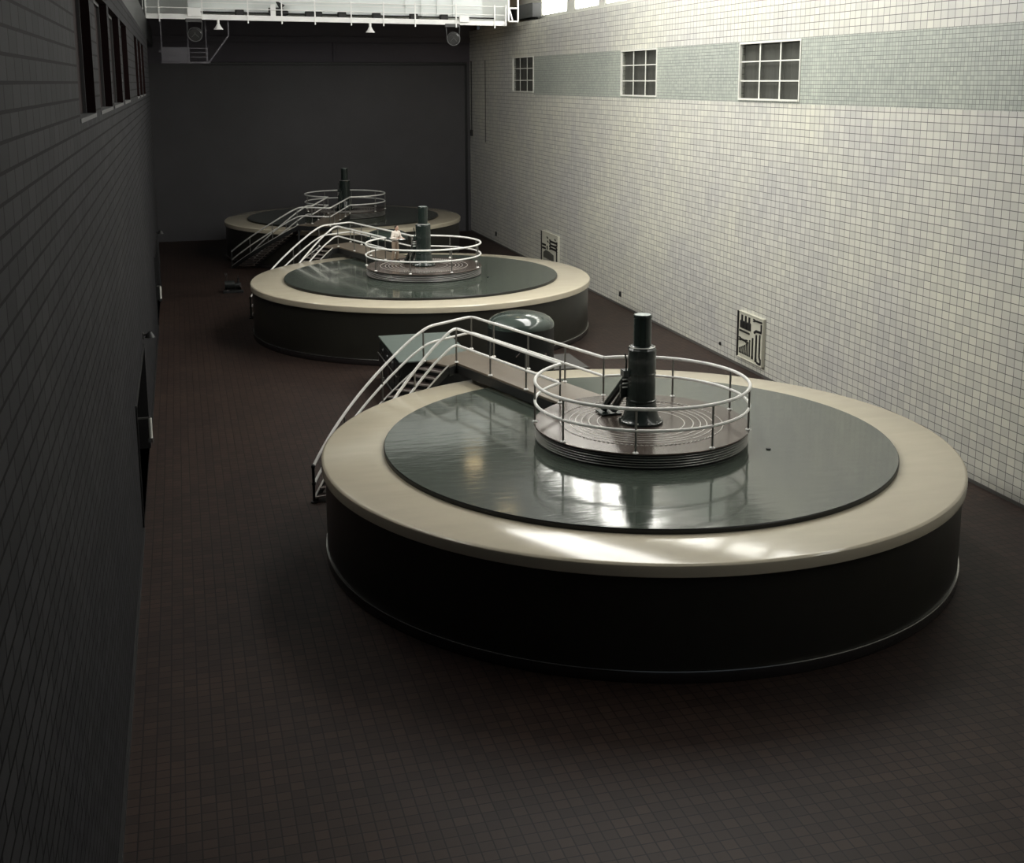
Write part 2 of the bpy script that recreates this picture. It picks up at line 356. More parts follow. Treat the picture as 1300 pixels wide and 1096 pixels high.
def make_column():
    t = thing('exciter_tower', 'dark green stepped column with leaning tubes on the nearest generator platform', 'column', (GX+.12, GY, 3.009), 'dark green columns on the generators')
    base = MB().lathe([(0,0),(.56,0),(.56,.05),(.53,.055),(.46,.13),(.405,.32),(.375,.52),(.36,.56)], n=48)
    base.build('base_flange', M['column'], t)
    for k in range(12):
        a = 2*pi*k/12; MB().lathe([(0,.085),(.02,.085),(.025,.05),(0,.05)], .51*cos(a), .51*sin(a), 8).build('bolt', M['groove'], t)
    MB().lathe([(0,.55),(.37,.55),(.385,.56),(.385,.60),(.352,.615),(.352,1.26),(.362,1.265),(.362,1.29),(.352,1.295),(.352,1.86),(0,1.86)], n=48).build('shaft', M['column'], t)
    MB().lathe([(.352,1.855),(.362,1.86),(.362,1.885),(.30,1.97),(.24,1.985),(.24,1.9)], n=12).build('shoulder', [M['column']], t, sharp=20)
    MB().lathe([(.31,1.952),(.325,1.945),(.33,1.955),(.31,1.968)], n=48, closed=True).build('trim_ring', M['groove'], t)
    up = MB().lathe([(.225,1.96),(.225,2.68),(.235,2.69),(.235,2.74),(.222,2.765),(0,2.765)], n=40)
    up.build('upper_shaft', M['column'], t)
    MB().lathe([(.20,2.766),(.20,2.772),(0,2.775)], n=32).build('cap', M['column_top'], t)
    # leaning tubes
    for (p, q) in (((-.62,1.05,.12), (-.28,.12,1.27)), ((-.42,.86,.12), (-.20,.02,1.20))):
        p = Vector(p); q = Vector(q); d = (q-p)
        MB().tube([p, p+d*.04, p+d*.05, p+d*.93, p+d*.94, q], [.11,.11,.085,.085,.11,.11], 16).build('leaning_tube', M['column'], t)
    MB().tube([(-.52,.94,.08), (-.24,.07,1.22)], .018, 8).build('tie_rod', M['groove'], t)
    MB().box(-.80,-.24,.70,1.22,0,.05).build('tube_base', M['column'], t, bevel=.012)
    br = MB().box(-.50,-.18,-.06,.20,1.20,1.36); br.tube([(-.40,.05,1.36), (-.40,.05,1.60), (-.44,.05,1.78)], .025, 8)
    br.build('bracket', M['column'], t, bevel=.015)
    for z in (.92, 1.02, 1.12): MB().tube([(-.37,.02,z), (-.50,.02,z)], .02, 8).build('nipple', M['groove'], t)
    MB().box(-.5,-.3,.15,.25,.62,.95).build('terminal_box', M['column'], t, bevel=.01)
    return t
column = make_column()

def post(p, h, parent, r=.027, white=False, foot=True):
    x, y, z = p
    o = MB().tube([(x,y,z), (x,y,z+h)], r, 10).build('post', M['white_rail'] if white else M['post'], parent)
    if foot: MB().lathe([(0,z+.05),(r+.01,z+.05),(.05,z+.035),(.07,z+.02),(.07,z),(0,z)], x, y, 14).build('foot_flange', M['white_rail'], o)
    return o
RAIL_Z, MID_Z, RR = 1.07, .55, .043
def make_ring_rail():
    t = thing('platform_railing', 'round white guard railing encircling the nearest column', 'railing', (GX+.12, GY, 3.0), 'round railings on the generators')
    A = (91, 50, 9, -32, -73, -114, -155, -196, -238)
    R = 2.69
    MB().tube(arc(R, 91, -238, RAIL_Z, n=110), RR, 12).build('top_rail', M['white_rail'], t)
    MB().tube(arc(R, 91, -238, MID_Z, n=110), RR*.9, 12).build('middle_rail', M['white_rail'], t)
    for a in A: post((R*cos(radians(a)), R*sin(radians(a)), .002), RAIL_Z-.02, t)
    return t
ring = make_ring_rail()

def polar(r, a): return Vector((r*cos(radians(a)), r*sin(radians(a)), 0))
N0, N1 = Vector((-1.30,2.28,0)), Vector((-2.93,7.70,0))        # near edge of the walkway, ring -> landing
F0, F1 = Vector((.08,2.69,0)), Vector((-2.05,9.40,0))          # far edge
ST0, ST1, RI, RO = 115., 149., 8.02, 9.0
def fillet(pts, r, n=6):
    out = [pts[0]]
    for a, b, c in zip(pts, pts[1:], pts[2:]):
        d1 = (a-b); d2 = (c-b); k = min(r, d1.length*.45, d2.length*.45)
        p, q = b+d1.normalized()*k, b+d2.normalized()*k
        out += [p.lerp(b, t).lerp(b.lerp(q, t), t) for t in [i/n for i in range(n+1)]]
    return out + [pts[-1]]
SI0, SI1 = 114., 143.
def stair_pt(r, a0, a1, f, h): p = polar(r, a0+(a1-a0)*f); p.z = 3.0*(1-f)+h-.03*f; return p
def make_stair():
    t = thing('access_stair', 'curved stair and white railed walkway climbing over the nearest generator rim', 'staircase', (GX, GY, 0), 'curved stairs with walkways')
    Z = 3.0
    dn = (N1-N0).normalized(); df = (F1-F0).normalized()
    poly = [N0+dn*.16, F0+df*.05, F1, polar(RO, ST0), polar(RI, SI0), N1]
    poly = [(p.x, p.y) for p in poly]
    MB().prism(poly, 2.93, 2.995).build('walkway_deck', M['walk'], t, bevel=.008)
    sb = MB(); off = Vector((0,0,2.80))
    for a, c in ((N0+dn*.35, N1), (F0+df*.30, F1), (F1, polar(RO, ST0)), (N1, polar(RI, SI0))): sb.bar(a+off, c+off, .06, .26)
    sb.build('deck_beam', M['steel_dark'], t)
    # two legs carry the landing behind the housing
    for p in (F1*.985, polar(RO-.08, ST0+.2)): MB().box(p.x-.06, p.x+.06, p.y-.06, p.y+.06, 0, 2.68).build('landing_leg', M['steel_dark'], t)
    n = 17
    for k in range(n):
        f0, f1 = (k-.06)/n, (k+1.06)/n; z = Z-Z*(k+1)/(n+1)
        ai = lambda f: SI0+(SI1-SI0)*f
        ao = lambda f: ST0+(ST1-ST0)*f
        pts = [polar(RI+.03, ai(f0)), polar(RO-.03, ao(f0)), polar(RO-.03, ao(f1)), polar(RI+.03, ai(f1))]
        tr = MB().prism([(p.x, p.y) for p in pts], z-.04, z).build('tread', M['tread'], t)
        e0, e1 = polar(RI+.05, ai(f1)), polar(RO-.05, ao(f1))
        MB().bar(e0+Vector((0,0,z-.015)), e1+Vector((0,0,z-.015)), .05, .05).build('nosing', M['nosing'], tr)
    for r, a0, a1 in ((RI, SI0, SI1), (RO, ST0, ST1)):
        pts = arc(r, a0, a1, Z-.06, .06, 30); m = MB(); vs = []
        for p in pts:
            q = p.copy(); q.z = 0; u = q.normalized()
            vs += [p-u*.022+Vector((0,0,-.2)), p+u*.022+Vector((0,0,-.2)), p+u*.022+Vector((0,0,.05)), p-u*.022+Vector((0,0,.05))]
        for v in vs: v.z = max(v.z, .004)
        fs = []
        for i in range(len(pts)-1):
            for k in range(4): fs.append((i*4+k, i*4+(k+1) % 4, i*4+4+(k+1) % 4, i*4+4+k))
        fs += [(3,2,1,0), tuple(range(len(vs)-4, len(vs)))]
        s = m.add(vs, fs).build('stringer', M['steel_dark'], t)
        MB().tube([p+Vector((0,0,.065)) for p in pts], .028, 8).build('stringer_cap', M['stringer'], s)
    for name, h, rad in (('handrail', RAIL_Z, RR), ('middle_rail', MID_Z, RR*.9)):
        u = Vector((0,0,Z+h))
        e = .0 if name == 'handrail' else .0
        outer = fillet([F0+u, F1+u, polar(RO, ST0-.6)+u] + [stair_pt(RO, ST0, ST1, f, h) for f in [k/30 for k in range(3, 31)]], .30)
        inner = fillet([N0+u, N1+u, polar(RI, SI0-.6)+u] + [stair_pt(RI, SI0, SI1, f, h) for f in [k/30 for k in range(4, 31)]], .28)
        kid(MB().tube(outer, rad, 10).build(name, M['white_rail'], t), name.replace('_', ' ')+' on the outer side of the stair')
        kid(MB().tube(inner, rad, 10).build(name, M['white_rail'], t), name.replace('_', ' ')+' on the drum side of the stair')
    for k in (.30, .643, 1.): p = N0.lerp(N1, k); post((p.x, p.y, Z-.003), RAIL_Z-.02, t)
    for k in (.26, .53, .806, 1.): p = F0.lerp(F1, k); post((p.x, p.y, Z-.003), RAIL_Z-.02, t)
    p = polar(RO, ST0+.5); post((p.x, p.y, Z-.003), RAIL_Z-.06, t)
    for r, a0, a1 in ((RI, SI0, SI1), (RO, ST0, ST1)):
        for f in (.33, .66):
            p = stair_pt(r, a0, a1, f, 0); post((p.x, p.y, p.z+.02), RAIL_Z-.04, t, foot=False)
    for r, a1 in ((RI, SI1), (RO, ST1)):
        p = polar(r, a1)
        nw = MB().tube([(p.x, p.y, 0), (p.x, p.y, 1.06)], .042, 12); nw.lathe([(0,.0),(.10,0),(.10,.04),(0,.06)], p.x, p.y, 14); nw.lathe([(0,1.10),(.05,1.09),(.065,1.05),(.05,1.0),(0,1.0)], p.x, p.y, 14)
        nw.lathe([(0,.60),(.06,.59),(.06,.52),(0,.51)], p.x, p.y, 14)
        o = nw.build('newel_post', M['steel_dark'], t)
        MB().lathe([(0,1.115),(.03,1.11),(.035,1.095),(0,1.09)], p.x, p.y, 10).build('knob', M['chrome'], o)
    return t
stair = make_stair()

G2, G3 = (10.68, 54.95), (10.5, 81.3)
dup(gen, (*G2, 0), 'round generator housing in the middle of the hall, person standing on it')
dup(gen, (*G3, 0), 'shadowed round generator housing farthest away by the end wall')
dup(column, (G2[0]+.10, G2[1], 3.009), 'dark green stepped column beside the person on the middle generator')
dup(column, (G3[0]+.12, G3[1], 3.009), 'dark stepped column on the farthest generator in shadow', True)
dup(ring, (G2[0]+.10, G2[1], 3.0), 'round white guard railing around the person on the middle generator')
dup(ring, (G3[0]+.12, G3[1], 3.0), 'round dim guard railing on the farthest generator', True)
dup(stair, (*G2, 0), 'curved stair with white railed walkway onto the middle generator')
dup(stair, (*G3, 0), 'dim curved stair with walkway onto the farthest generator', True)

# ------------------------------------------------------------------ governor equipment between the generators
def make_tank():
    t = thing('pressure_tank', 'dark domed pressure tank behind the nearest walkway', 'tank', (12.35, 43.7, 0), 'domed governor tanks')
    MB().lathe([(0,.0),(1.38,0),(1.38,.08),(0,.08)], n=64).build('base_ring', M['steel_dark'], t)
    MB().lathe([(0,.08),(1.28,.08),(1.28,2.22),(0,2.22)], n=64).build('shell', M['cabinet'], t)
    prof = [(1.30,2.21)] + [(1.30*cos(a)**.75, 2.24+.52*sin(a)**.9) for a in [i*pi/2/14 for i in range(14)]] + [(0,2.76)]
    MB().lathe(prof, n=64).build('dome', M['tank_top'], t)
    o = MB().tube([(.62,-1.13,1.30), (.64,-1.24,1.30)], .06, 14).build('gauge', M['chrome'], t)
    MB().tube([(-.55,-1.16,1.25), (-.55,-1.30,1.3), (-.40,-1.34,1.45)], .025, 8).build('valve_lever', M['chrome'], t)
    return t
tank = make_tank()
dup(tank, (11.75, 71.2, 0), 'domed pressure tank with glossy green top behind the person')
def make_cabinet():
    t = thing('governor_cabinet', 'dark cabinet with flat grey green top between the two nearer generators', 'cabinet', (8.5, 43.45, 0), 'flat topped governor cabinets')
    MB().box(-1.32,1.32,-2.25,2.28,0,1.63).build('body', M['cabinet'], t, bevel=.02)
    MB().box(-1.38,1.38,-2.33,2.34,1.635,1.70).build('top', M['cabinet_top'], t, bevel=.02)
    for k in range(4):
        y0 = -2.15+k*1.1
        d = MB().box(-1.36,-1.325,y0,y0+1.02,.12,1.52).build('door', M['cabinet'], t, bevel=.01)
        MB().tube([(-1.36,y0+.9,.7),(-1.41,y0+.9,.72),(-1.41,y0+.9,1.0),(-1.36,y0+.9,1.02)], .018, 8).build('handle', M['chrome'], d)
        g = MB().tube([(-1.355,y0+.3,1.28),(-1.40,y0+.3,1.28)], .085, 18).build('gauge', M['chrome'], t)
    MB().tube([(-1.46,-2.2,.35),(-1.46,2.0,.35)], .03, 8).build('pipe', M['post'], t)
    MB().tube([(-1.46,-2.2,1.12),(-1.46,2.0,1.12)], .022, 8).build('pipe', M['post'], t)
    for y0 in (-2.15, -.9, .3, 1.5):
        for z in (1.12, .35): MB().bar((-1.32,y0,z),(-1.49,y0,z),.03,.03).build('pipe_bracket', M['chrome'], t)
    return t
cabinet = make_cabinet()
tag(MB().box(13.9,15.6,45.0,47.6,0,.06).build('concrete_pad', M['pad'], bevel=.015), 'low grey pad on the floor at the foot of the middle generator', 'pad')
# small floor pump with bright fittings by the far stair
t = thing('floor_pump', 'small dark pump with shiny fittings on the floor left of the middle generator', 'pump', (2.45, 67.6, 0))
MB().box(-.55,.55,-.35,.35,0,.12).build('skid', M['steel_dark'], t, bevel=.01)
MB().tube([(-.45,0,.42),(.1,0,.42)], .24, 20).build('motor', M['cabinet'], t)
MB().tube([(.12,0,.36),(.42,0,.36)], [.18,.22], 20).build('pump_head', M['cabinet'], t)
MB().tube([(.3,0,.55),(.3,0,.8)], .05, 10).build('outlet_pipe', M['steel_dark'], t)
for p, r in (((.3,-.02,.86),.075), ((.42,-.26,.40),.07), ((-.3,-.26,.16),.06)):
    MB().tube([(p[0],p[1],p[2]),(p[0],p[1]-.06,p[2])], r, 14).build('fitting', M['chrome'], t)
MB().tube([(-.35,0,.6),(-.35,0,1.0)], .03, 8).tube([(-.35,0,1.0),(-.35,-.05,1.0)], .09, 14).build('gauge', M['chrome'], t)

# ------------------------------------------------------------------ right wall tool boards
def tool_board(label, y_far, y_near, z0, z1):
    t = thing('tool_board', label, 'tool board', (XR, (y_far+y_near)/2, z0), 'tool boards on the right wall')
    w = (y_far-y_near)/2; h = z1-z0
    MB().box(-.10,-.004,-w,w,0,h).build('backing', M['pale_panel'], t, bevel=.01)
    fr = MB().box(-.16,-.004,w,w+.06,-.03,h+.03); fr.build('side_frame', M['tool'], t, bevel=.006)
    kid(MB().box(-.14,-.004,-w-.04,w,-.05,-.002).box(-.13,-.004,-w-.04,w,h+.002,h+.04).box(-.14,-.004,-w-.04,-w,-.002,h).build('frame', M['pale_panel'], t, bevel=.006), 'pale frame around the board')
    return t
B1 = (43.72, 41.62, .46, 2.30); B2 = (71.5, 68.15, .46, 2.30)
tool_board('pale tool board of black wrenches beside the nearest generator', *B1)
tool_board('pale tool board half hidden behind the middle generator rim', *B2)
def on_board(B, u, v): return (XR-.118, B[0]-u*(B[0]-B[1]), B[3]-v*(B[3]-B[2]))
def hang(B, kind, label, cat, pts, w, group, jaws=0, m=None, jaw_w=None, ring_end=False):
    """a tool hung flat on the board: handle through pts (u, v) with open jaws or a ring end"""
    P = [Vector(on_board(B, *p)) for p in pts]; o0 = P[0].copy()
    b = MB()
    for p, q in zip(P, P[1:]): b.bar(p-o0, q-o0, .035, w, up=(0,1,0) if abs((q-p).z) > abs((q-p).y) else (0,0,1))
    def jaw(p, d):
        jw = jaw_w or w*1.7; s = Vector((0, -d.z, d.y))
        b.bar(p-o0-d*jw*.2, p-o0+d*jw*.25, .036, jw, up=tuple(s))
        for sg in (-1, 1): b.bar(p-o0+d*jw*.25+s*sg*jw*.33, p-o0+d*jw*.9+s*sg*jw*.33, .036, jw*.34, up=tuple(s))
    if jaws & 1: jaw(P[0], (P[0]-P[1]).normalized())
    if jaws & 2: jaw(P[-1], (P[-1]-P[-2]).normalized())
    o = b.build(kind, m or M['tool'], None, bevel=.005); o.location = o0
    return tag(o, label, cat, group)
g1 = 'tools on the nearest tool board'
for i, (u, nm) in enumerate(((.15,'left'), (.30,'middle'), (.45,'right'))):
    P0 = on_board(B1, u, .05); o0 = Vector(P0); H = B1[3]-B1[2]; W = B1[0]-B1[1]
    b = MB().box(-.02,.02,-.06,.06,-.14*H,0).box(-.03,.02,-.135,.135,-.295*H,-.13*H)
    b.box(-.025,.02,-.10,.10,-.15*H,-.12*H)
    o = b.build('socket_spanner', M['tool'], None, bevel=.012); o.location = o0
    tag(o, '%s of three stout black socket spanners at the top of the nearest board' % ('leftmost' if i == 0 else 'middle' if i == 1 else 'rightmost'), 'spanner', g1)
hang(B1, 'drift_bar', 'long flat black bar under the three stout spanners, nearest board', 'bar', [(.05,.41),(.47,.415)], .07, g1)
hang(B1, 'ring_spanner', 'short slanting black spanner in the middle of the nearest board', 'spanner', [(.10,.60),(.34,.605)], .085, g1, 3)
ordw = ['first (shortest)', 'second', 'third', 'fourth', 'fifth', 'sixth', 'seventh']
for i, (u, v) in enumerate(((.08,.80),(.15,.765),(.22,.735),(.29,.70),(.36,.655),(.43,.60),(.50,.545))):
    hang(B1, 'open_spanner', '%s from the left in the graded spanner row, nearest board' % ordw[i], 'spanner', [(u, v+.03),(u, .89)], .035, g1, 3, jaw_w=.06)
hang(B1, 'open_spanner', 'long black spanner just right of the graded row, nearest board', 'spanner', [(.615,.47),(.615,.88)], .085, g1, 2, jaw_w=.12)
hang(B1, 'open_spanner', 'longer black spanner second from the right edge, nearest board', 'spanner', [(.76,.37),(.76,.90)], .095, g1, 2, jaw_w=.14)
hang(B1, 'hook_bar', 'longest black bar hooked at the bottom, right edge of nearest board', 'bar', [(.90,.34),(.90,.84),(.96,.90),(.94,.985),(.80,.965)], .085, g1)
hang(B1, 'open_spanner', 'horizontal black spanner at the top right corner of the nearest board', 'spanner', [(.66,.075),(.97,.065)], .07, g1, 1)
hang(B1, 'elbow_wrench', 'crooked black wrench under the top right spanner, nearest board', 'wrench', [(.95,.11),(.95,.285),(.74,.29),(.66,.345)], .09, g1)
g2 = 'tools on the farther tool board'
for i, (u0, u1, v) in enumerate(((.48,1.,.235),(.48,.96,.36),(.48,.97,.465))):
    hang(B2, 'open_spanner', '%s of three level black spanners on the farther board, right side' % ('top','middle','bottom')[(i)], 'spanner', [(u0+.06,v),(u1-.06,v)], .12, g2, 3)
for i, v in enumerate((.43,.545)):
    hang(B2, 'open_spanner', '%s short level spanner on the farther board, left side' % ('upper','lower')[i], 'spanner', [(.04,v),(.25,v)], .11, g2)
hang(B2, 'drift_pin', 'small upright black pin between spanners on the farther board', 'pin', [(.35,.43),(.35,.56)], .12, g2)
hang(B2, 'drift_pin', 'upright black bar at the right edge of the farther board', 'pin', [(.93,.53),(.93,.83)], .12, g2)
for i, (u, v) in enumerate(((.33,.13),(.36,.26),(.50,.20),(.80,.11))):
    hang(B2, 'hook', ('small hook at the top left of the farther board', 'small hook just above the left spanners, farther board', 'small hook near the middle of the farther board', 'small hook at the top right of the farther board')[i], 'hook', [(u,v),(u+.06,v+.04)], .07, g2)
P = Vector(on_board(B2, .12, .86)); b = MB()
W2 = B2[0]-B2[1]; H2 = B2[3]-B2[2]
pl = [(0,0),(0,.17),(.14,.27),(.36,.26),(.62,.20),(.62,-.02)]
vs = [(dx, -u*W2, v*H2) for dx in (-.02,.02) for u, v in pl]; n = len(pl)
b.add(vs, [tuple(range(n)), tuple(reversed(range(n, 2*n)))] + [(i, (i+1) % n, (i+1) % n+n, i+n) for i in range(n)])
o = b.build('plate_wrench', [M['tool_grey']], None, bevel=.012); o.location = P
tag(o, 'wide dark grey plate tool low on the farther board', 'wrench', g2)

for (y, z, s, lab) in ((45.57,.55,.045,'small black outlet box on the right wall just left of the nearest tool board'),
                    (57.66,.62,.09,'small black outlet box low on the right wall beyond the nearest generator'),
                    (83.2,.70,.11,'small black outlet box in shadow at the far end of the right wall')):
    t = thing('wall_outlet', lab, 'outlet', (XR, y, z), 'outlet boxes on the right wall')
    MB().box(-.07,-.003,-s*1.1,s*1.1,-s*1.4,s*1.4).build('box', M['tool'], t, bevel=.01)
    MB().box(-.085,-.071,-s*.6,s*.6,-s*.9,s*.9).build('cover', M['steel_dark'], t, bevel=.004)
t = thing('conduit', 'thin vertical conduit ending in a dark box near the far right corner', 'pipe', (XR, 90.3, 7.4))
MB().tube([(-.06,0,.45),(-.06,0,5.6)], .045, 8).build('pipe', M['tool'], t)
MB().box(-.16,-.003,-.15,.15,0,.46).build('junction_box', M['tool'], t, bevel=.01)
tag(MB().tube([(XR-.05,86.0,7.1),(XR-.05,86.0,13.0)], .03, 8).build('conduit', M['pad']), 'pale thin vertical conduit on the right wall left of the farthest gallery window', 'pipe')

# ------------------------------------------------------------------ left wall fittings
for (y, l1, l2) in ((36.4,'beside the nearer left door','above the nearer left door'), (61.0,'far down the left wall','above the farther left door')):
    t = thing('wall_standpipe', 'pale hanging pipe with chrome end on a bracket %s' % l1, 'standpipe', (XL-.25, y, .85), 'pale standpipes on the left wall')
    MB().bar((0,0,.75),(.42,0,.75),.05,.05).build('bracket', M['post'], t)
    MB().tube([(.40,0,.74),(.40,0,.12)], .05, 12).build('pipe', M['window_frame'], t)
    MB().tube([(.40,0,.13),(.40,0,.0)], [.075,.085], 14).build('chrome_end', M['chrome'], t)
    dy = 38.9 if y < 40 else 66.4
    t = thing('door_lamp', 'small black lamp on the left wall %s' % l2, 'wall lamp', (XL, dy, 3.62), 'black lamps over the left doors')
    MB().box(.0,.03,-.12,.12,-.10,.10).build('back_plate', M['tool'], t, bevel=.01)
    MB().tube([(.03,0,.02),(.2,0,.05)], .03, 8).build('arm', M['tool'], t)
    MB().lathe([(.04,.12),(.08,.08),(.16,-.06),(.15,-.06),(.07,.07),(0,.09)], .22, 0, 16).build('shade', M['tool'], t)

# ------------------------------------------------------------------ overhead crane
CYF = 74.0
t = crane = thing('overhead_crane', 'white overhead travelling crane spanning the hall under the ceiling', 'crane', (10, CYF, 15))
def L(x, y, z): return (x-10, y-CYF, z-15)
def lb(b, x0, x1, y0, y1, z0, z1): return b.box(x0-10, x1-10, y0-CYF, y1-CYF, z0-15, z1-15)
# walkway channel rises slightly towards the left end, as seen
def beam(b, x0, x1, y0, y1, dz0, dz1):
    zs = lambda x: -.011*(x+1.45)
    b.add([L(x0,y0,15.17+zs(x0)+dz0),L(x1,y0,15.17+zs(x1)+dz0),L(x1,y1,15.17+zs(x1)+dz0),L(x0,y1,15.17+zs(x0)+dz0),
           L(x0,y0,15.17+zs(x0)+dz1),L(x1,y0,15.17+zs(x1)+dz1),L(x1,y1,15.17+zs(x1)+dz1),L(x0,y1,15.17+zs(x0)+dz1)],
          [(3,2,1,0),(4,5,6,7),(0,1,5,4),(1,2,6,5),(2,3,7,6),(3,0,4,7)]); return b
def bz(x, d): return 15.17-.011*(x+1.45)+d
beam(MB(), -1.48, 20.0, CYF, CYF+.1, -.06, .24).build('edge_channel', M['crane_white'], t, bevel=.01)
beam(MB(), -1.48, 20.0, CYF+.1, CYF+1.1, .0, .06).build('walkway_plate', M['steel_dark'], t)
beam(MB(), .9, 18.75, CYF+1.1, CYF+1.9, .44, 2.6).build('girder', M['crane_pale'], t, bevel=.02)
beam(MB(), .9, 18.75, CYF+1.06, CYF+1.10, .95, 1.0).build('girder_flange', M['crane_white'], t)
beam(MB(), -1.6, 21.2, CYF+3.6, CYF+4.4, .44, 2.6).build('girder', M['crane_pale'], t, bevel=.02)
for h, w in ((.47,.028), (.97,.03)):
    b = MB().tube([L(-1.45,CYF+.05,bz(-1.45,h+.12)), L(20.,CYF+.05,bz(20.,h+.12))], w, 8)
    b.build('guard_rail', M['crane_white'], t)
for x in (-1.45, -.72, 1.68, 4.29, 6.25, 8.2, 10.36, 12.32, 14.26, 16.81, 19.26, 19.97):
    wide = x in (-1.45, 1.68, 19.97)
    MB().bar(L(x,CYF-.02,bz(x,-.22 if not wide else -.05)), L(x,CYF-.02,bz(x,1.2)), .07 if not wide else .13, .07).build('rail_post', M['crane_white'], t)
MB().tube([L(1.5,CYF+.75,bz(1.5,.42)), L(19.4,CYF+.75,bz(19.4,.42))], .045, 10).build('drive_shaft', M['tool'], t)
for x in (3.85, 7.95, 8.45, 9.9, 12.0, 14.3, 16.2):
    o = lb(MB(), x-.22, x+.22, CYF+.5, CYF+1.0, bz(x,.06), bz(x,.58)); o.tube([L(x-.26,CYF+.75,bz(x,.42)), L(x+.26,CYF+.75,bz(x,.42))], .17, 14)
    o.build('shaft_bearing', M['tool'], t, bevel=.02)
b = MB().tube([L(5.55,CYF+.75,bz(5.5,.45)), L(6.4,CYF+.75,bz(5.5,.45))], .3, 20); b.tube([L(6.4,CYF+.75,bz(5.5,.45)), L(6.7,CYF+.75,bz(5.5,.45))], [.22,.12], 16)
b.build('drive_motor', M['steel_dark'], t)
o = lb(MB(), 5.62, 5.92, CYF+.2, CYF+.5, bz(5.6,.06), bz(5.6,.9)); o.build('gearbox', M['crane_white'], t, bevel=.02)
b = lb(MB(), 5.95, 6.3, CYF+.4, CYF+.7, bz(6,.62), bz(6,.75)); b.tube([L(6.0,CYF+.5,bz(6,1.1)), L(6.35,CYF+.5,bz(6,.75))], [.05,.2], 12); b.build('brake', M['tool'], t)
for x0, x1, z0, z1 in ((.85,1.6,.1,.58), (17.0,17.6,.1,.5)):
    lb(MB(), x0, x1, CYF-.16, CYF-.01, bz(x0,z0), bz(x0,z1)).build('junction_box', M['crane_white'], t, bevel=.015)
b = MB()
for x in (13.9, 14.9, 15.9, 16.9): lb(b, x-.06, x+.06, CYF+1.02, CYF+1.09, bz(x,.35), bz(x,2.55))
b.build('girder_stiffener', M['crane_pale'], t)
# end trucks with wheels and a ladder frame at the right end
for x0, x1 in ((20.05, 22.2), (-2.2, -1.62)):
    lb(MB(), x0+1.55 if x0 > 0 else x0, x1, CYF-.3, CYF+5.0, 15.42, 16.3).build('end_truck', M['steel_dark'], t, bevel=.02)
b = MB()
for x in (20.15, 20.75): b.bar(L(x,CYF-.05,15.15), L(x,CYF-.05,17.2), .09, .09)
for z in (15.15, 15.95, 16.6): b.bar(L(20.15,CYF-.05,z), L(20.75,CYF-.05,z), .09, .09)
b.bar(L(20.2,CYF-.05,15.9), L(20.4,CYF-.05,15.2), .07, .07)
b.build('end_ladder', M['crane_white'], t)
for x, y in ((22.0, CYF+.2), (22.0, CYF+4.5), (-1.95, CYF+.2), (-1.95, CYF+4.5)):
    MB().tube([L(x-.08,y,15.42), L(x+.08,y,15.42)], .165, 20).build('wheel', M['tool'], t)
b = lb(MB(), -1.95, -1.6, CYF-.2, CYF+.0, 15.6, 16.5); b.build('end_bracket', M['crane_white'], t, bevel=.02)
# operator's cab platform slung under the left end
CB = CYF+.6
b = lb(MB(), -.78, 1.95, CB, CB+1.7, 12.58, 12.68); b.build('cab_floor', M['cab'], t, bevel=.01)
lb(MB(), -.74, .86, CB, CB+.05, 12.68, 13.52).build('cab_panel', M['cab'], t, bevel=.01)
lb(MB(), -.88, -.40, CB-.03, CB+.02, 13.22, 13.34).build('cab_ledge', M['cab'], t)
b = MB()
for x in (-.70, .80): b.bar(L(x,CB+.02,12.6), L(x,CB+.02,15.12), .07, .07)
for x in (-.70, 1.88): b.bar(L(x,CB+1.65,12.6), L(x,CB+1.65,15.12), .07, .07)
b.build('cab_post', M['cab'], t)
b = MB().bar(L(1.88,CB+.02,12.66), L(1.88,CB+.02,13.5), .05, .05)
for z in (12.95, 13.22, 13.46): b.bar(L(.86,CB+.02,z), L(1.88,CB+.02,z), .04, .04)
b.build('cab_rail', M['cab'], t)
MB().bar(L(1.95,CB+.02,12.63), L(3.15,CB+.02,14.2), .08, .08).bar(L(3.15,CB+.02,14.2), L(3.15,CB+.02,15.1), .08, .08).build('cab_brace', M['cab'], t)

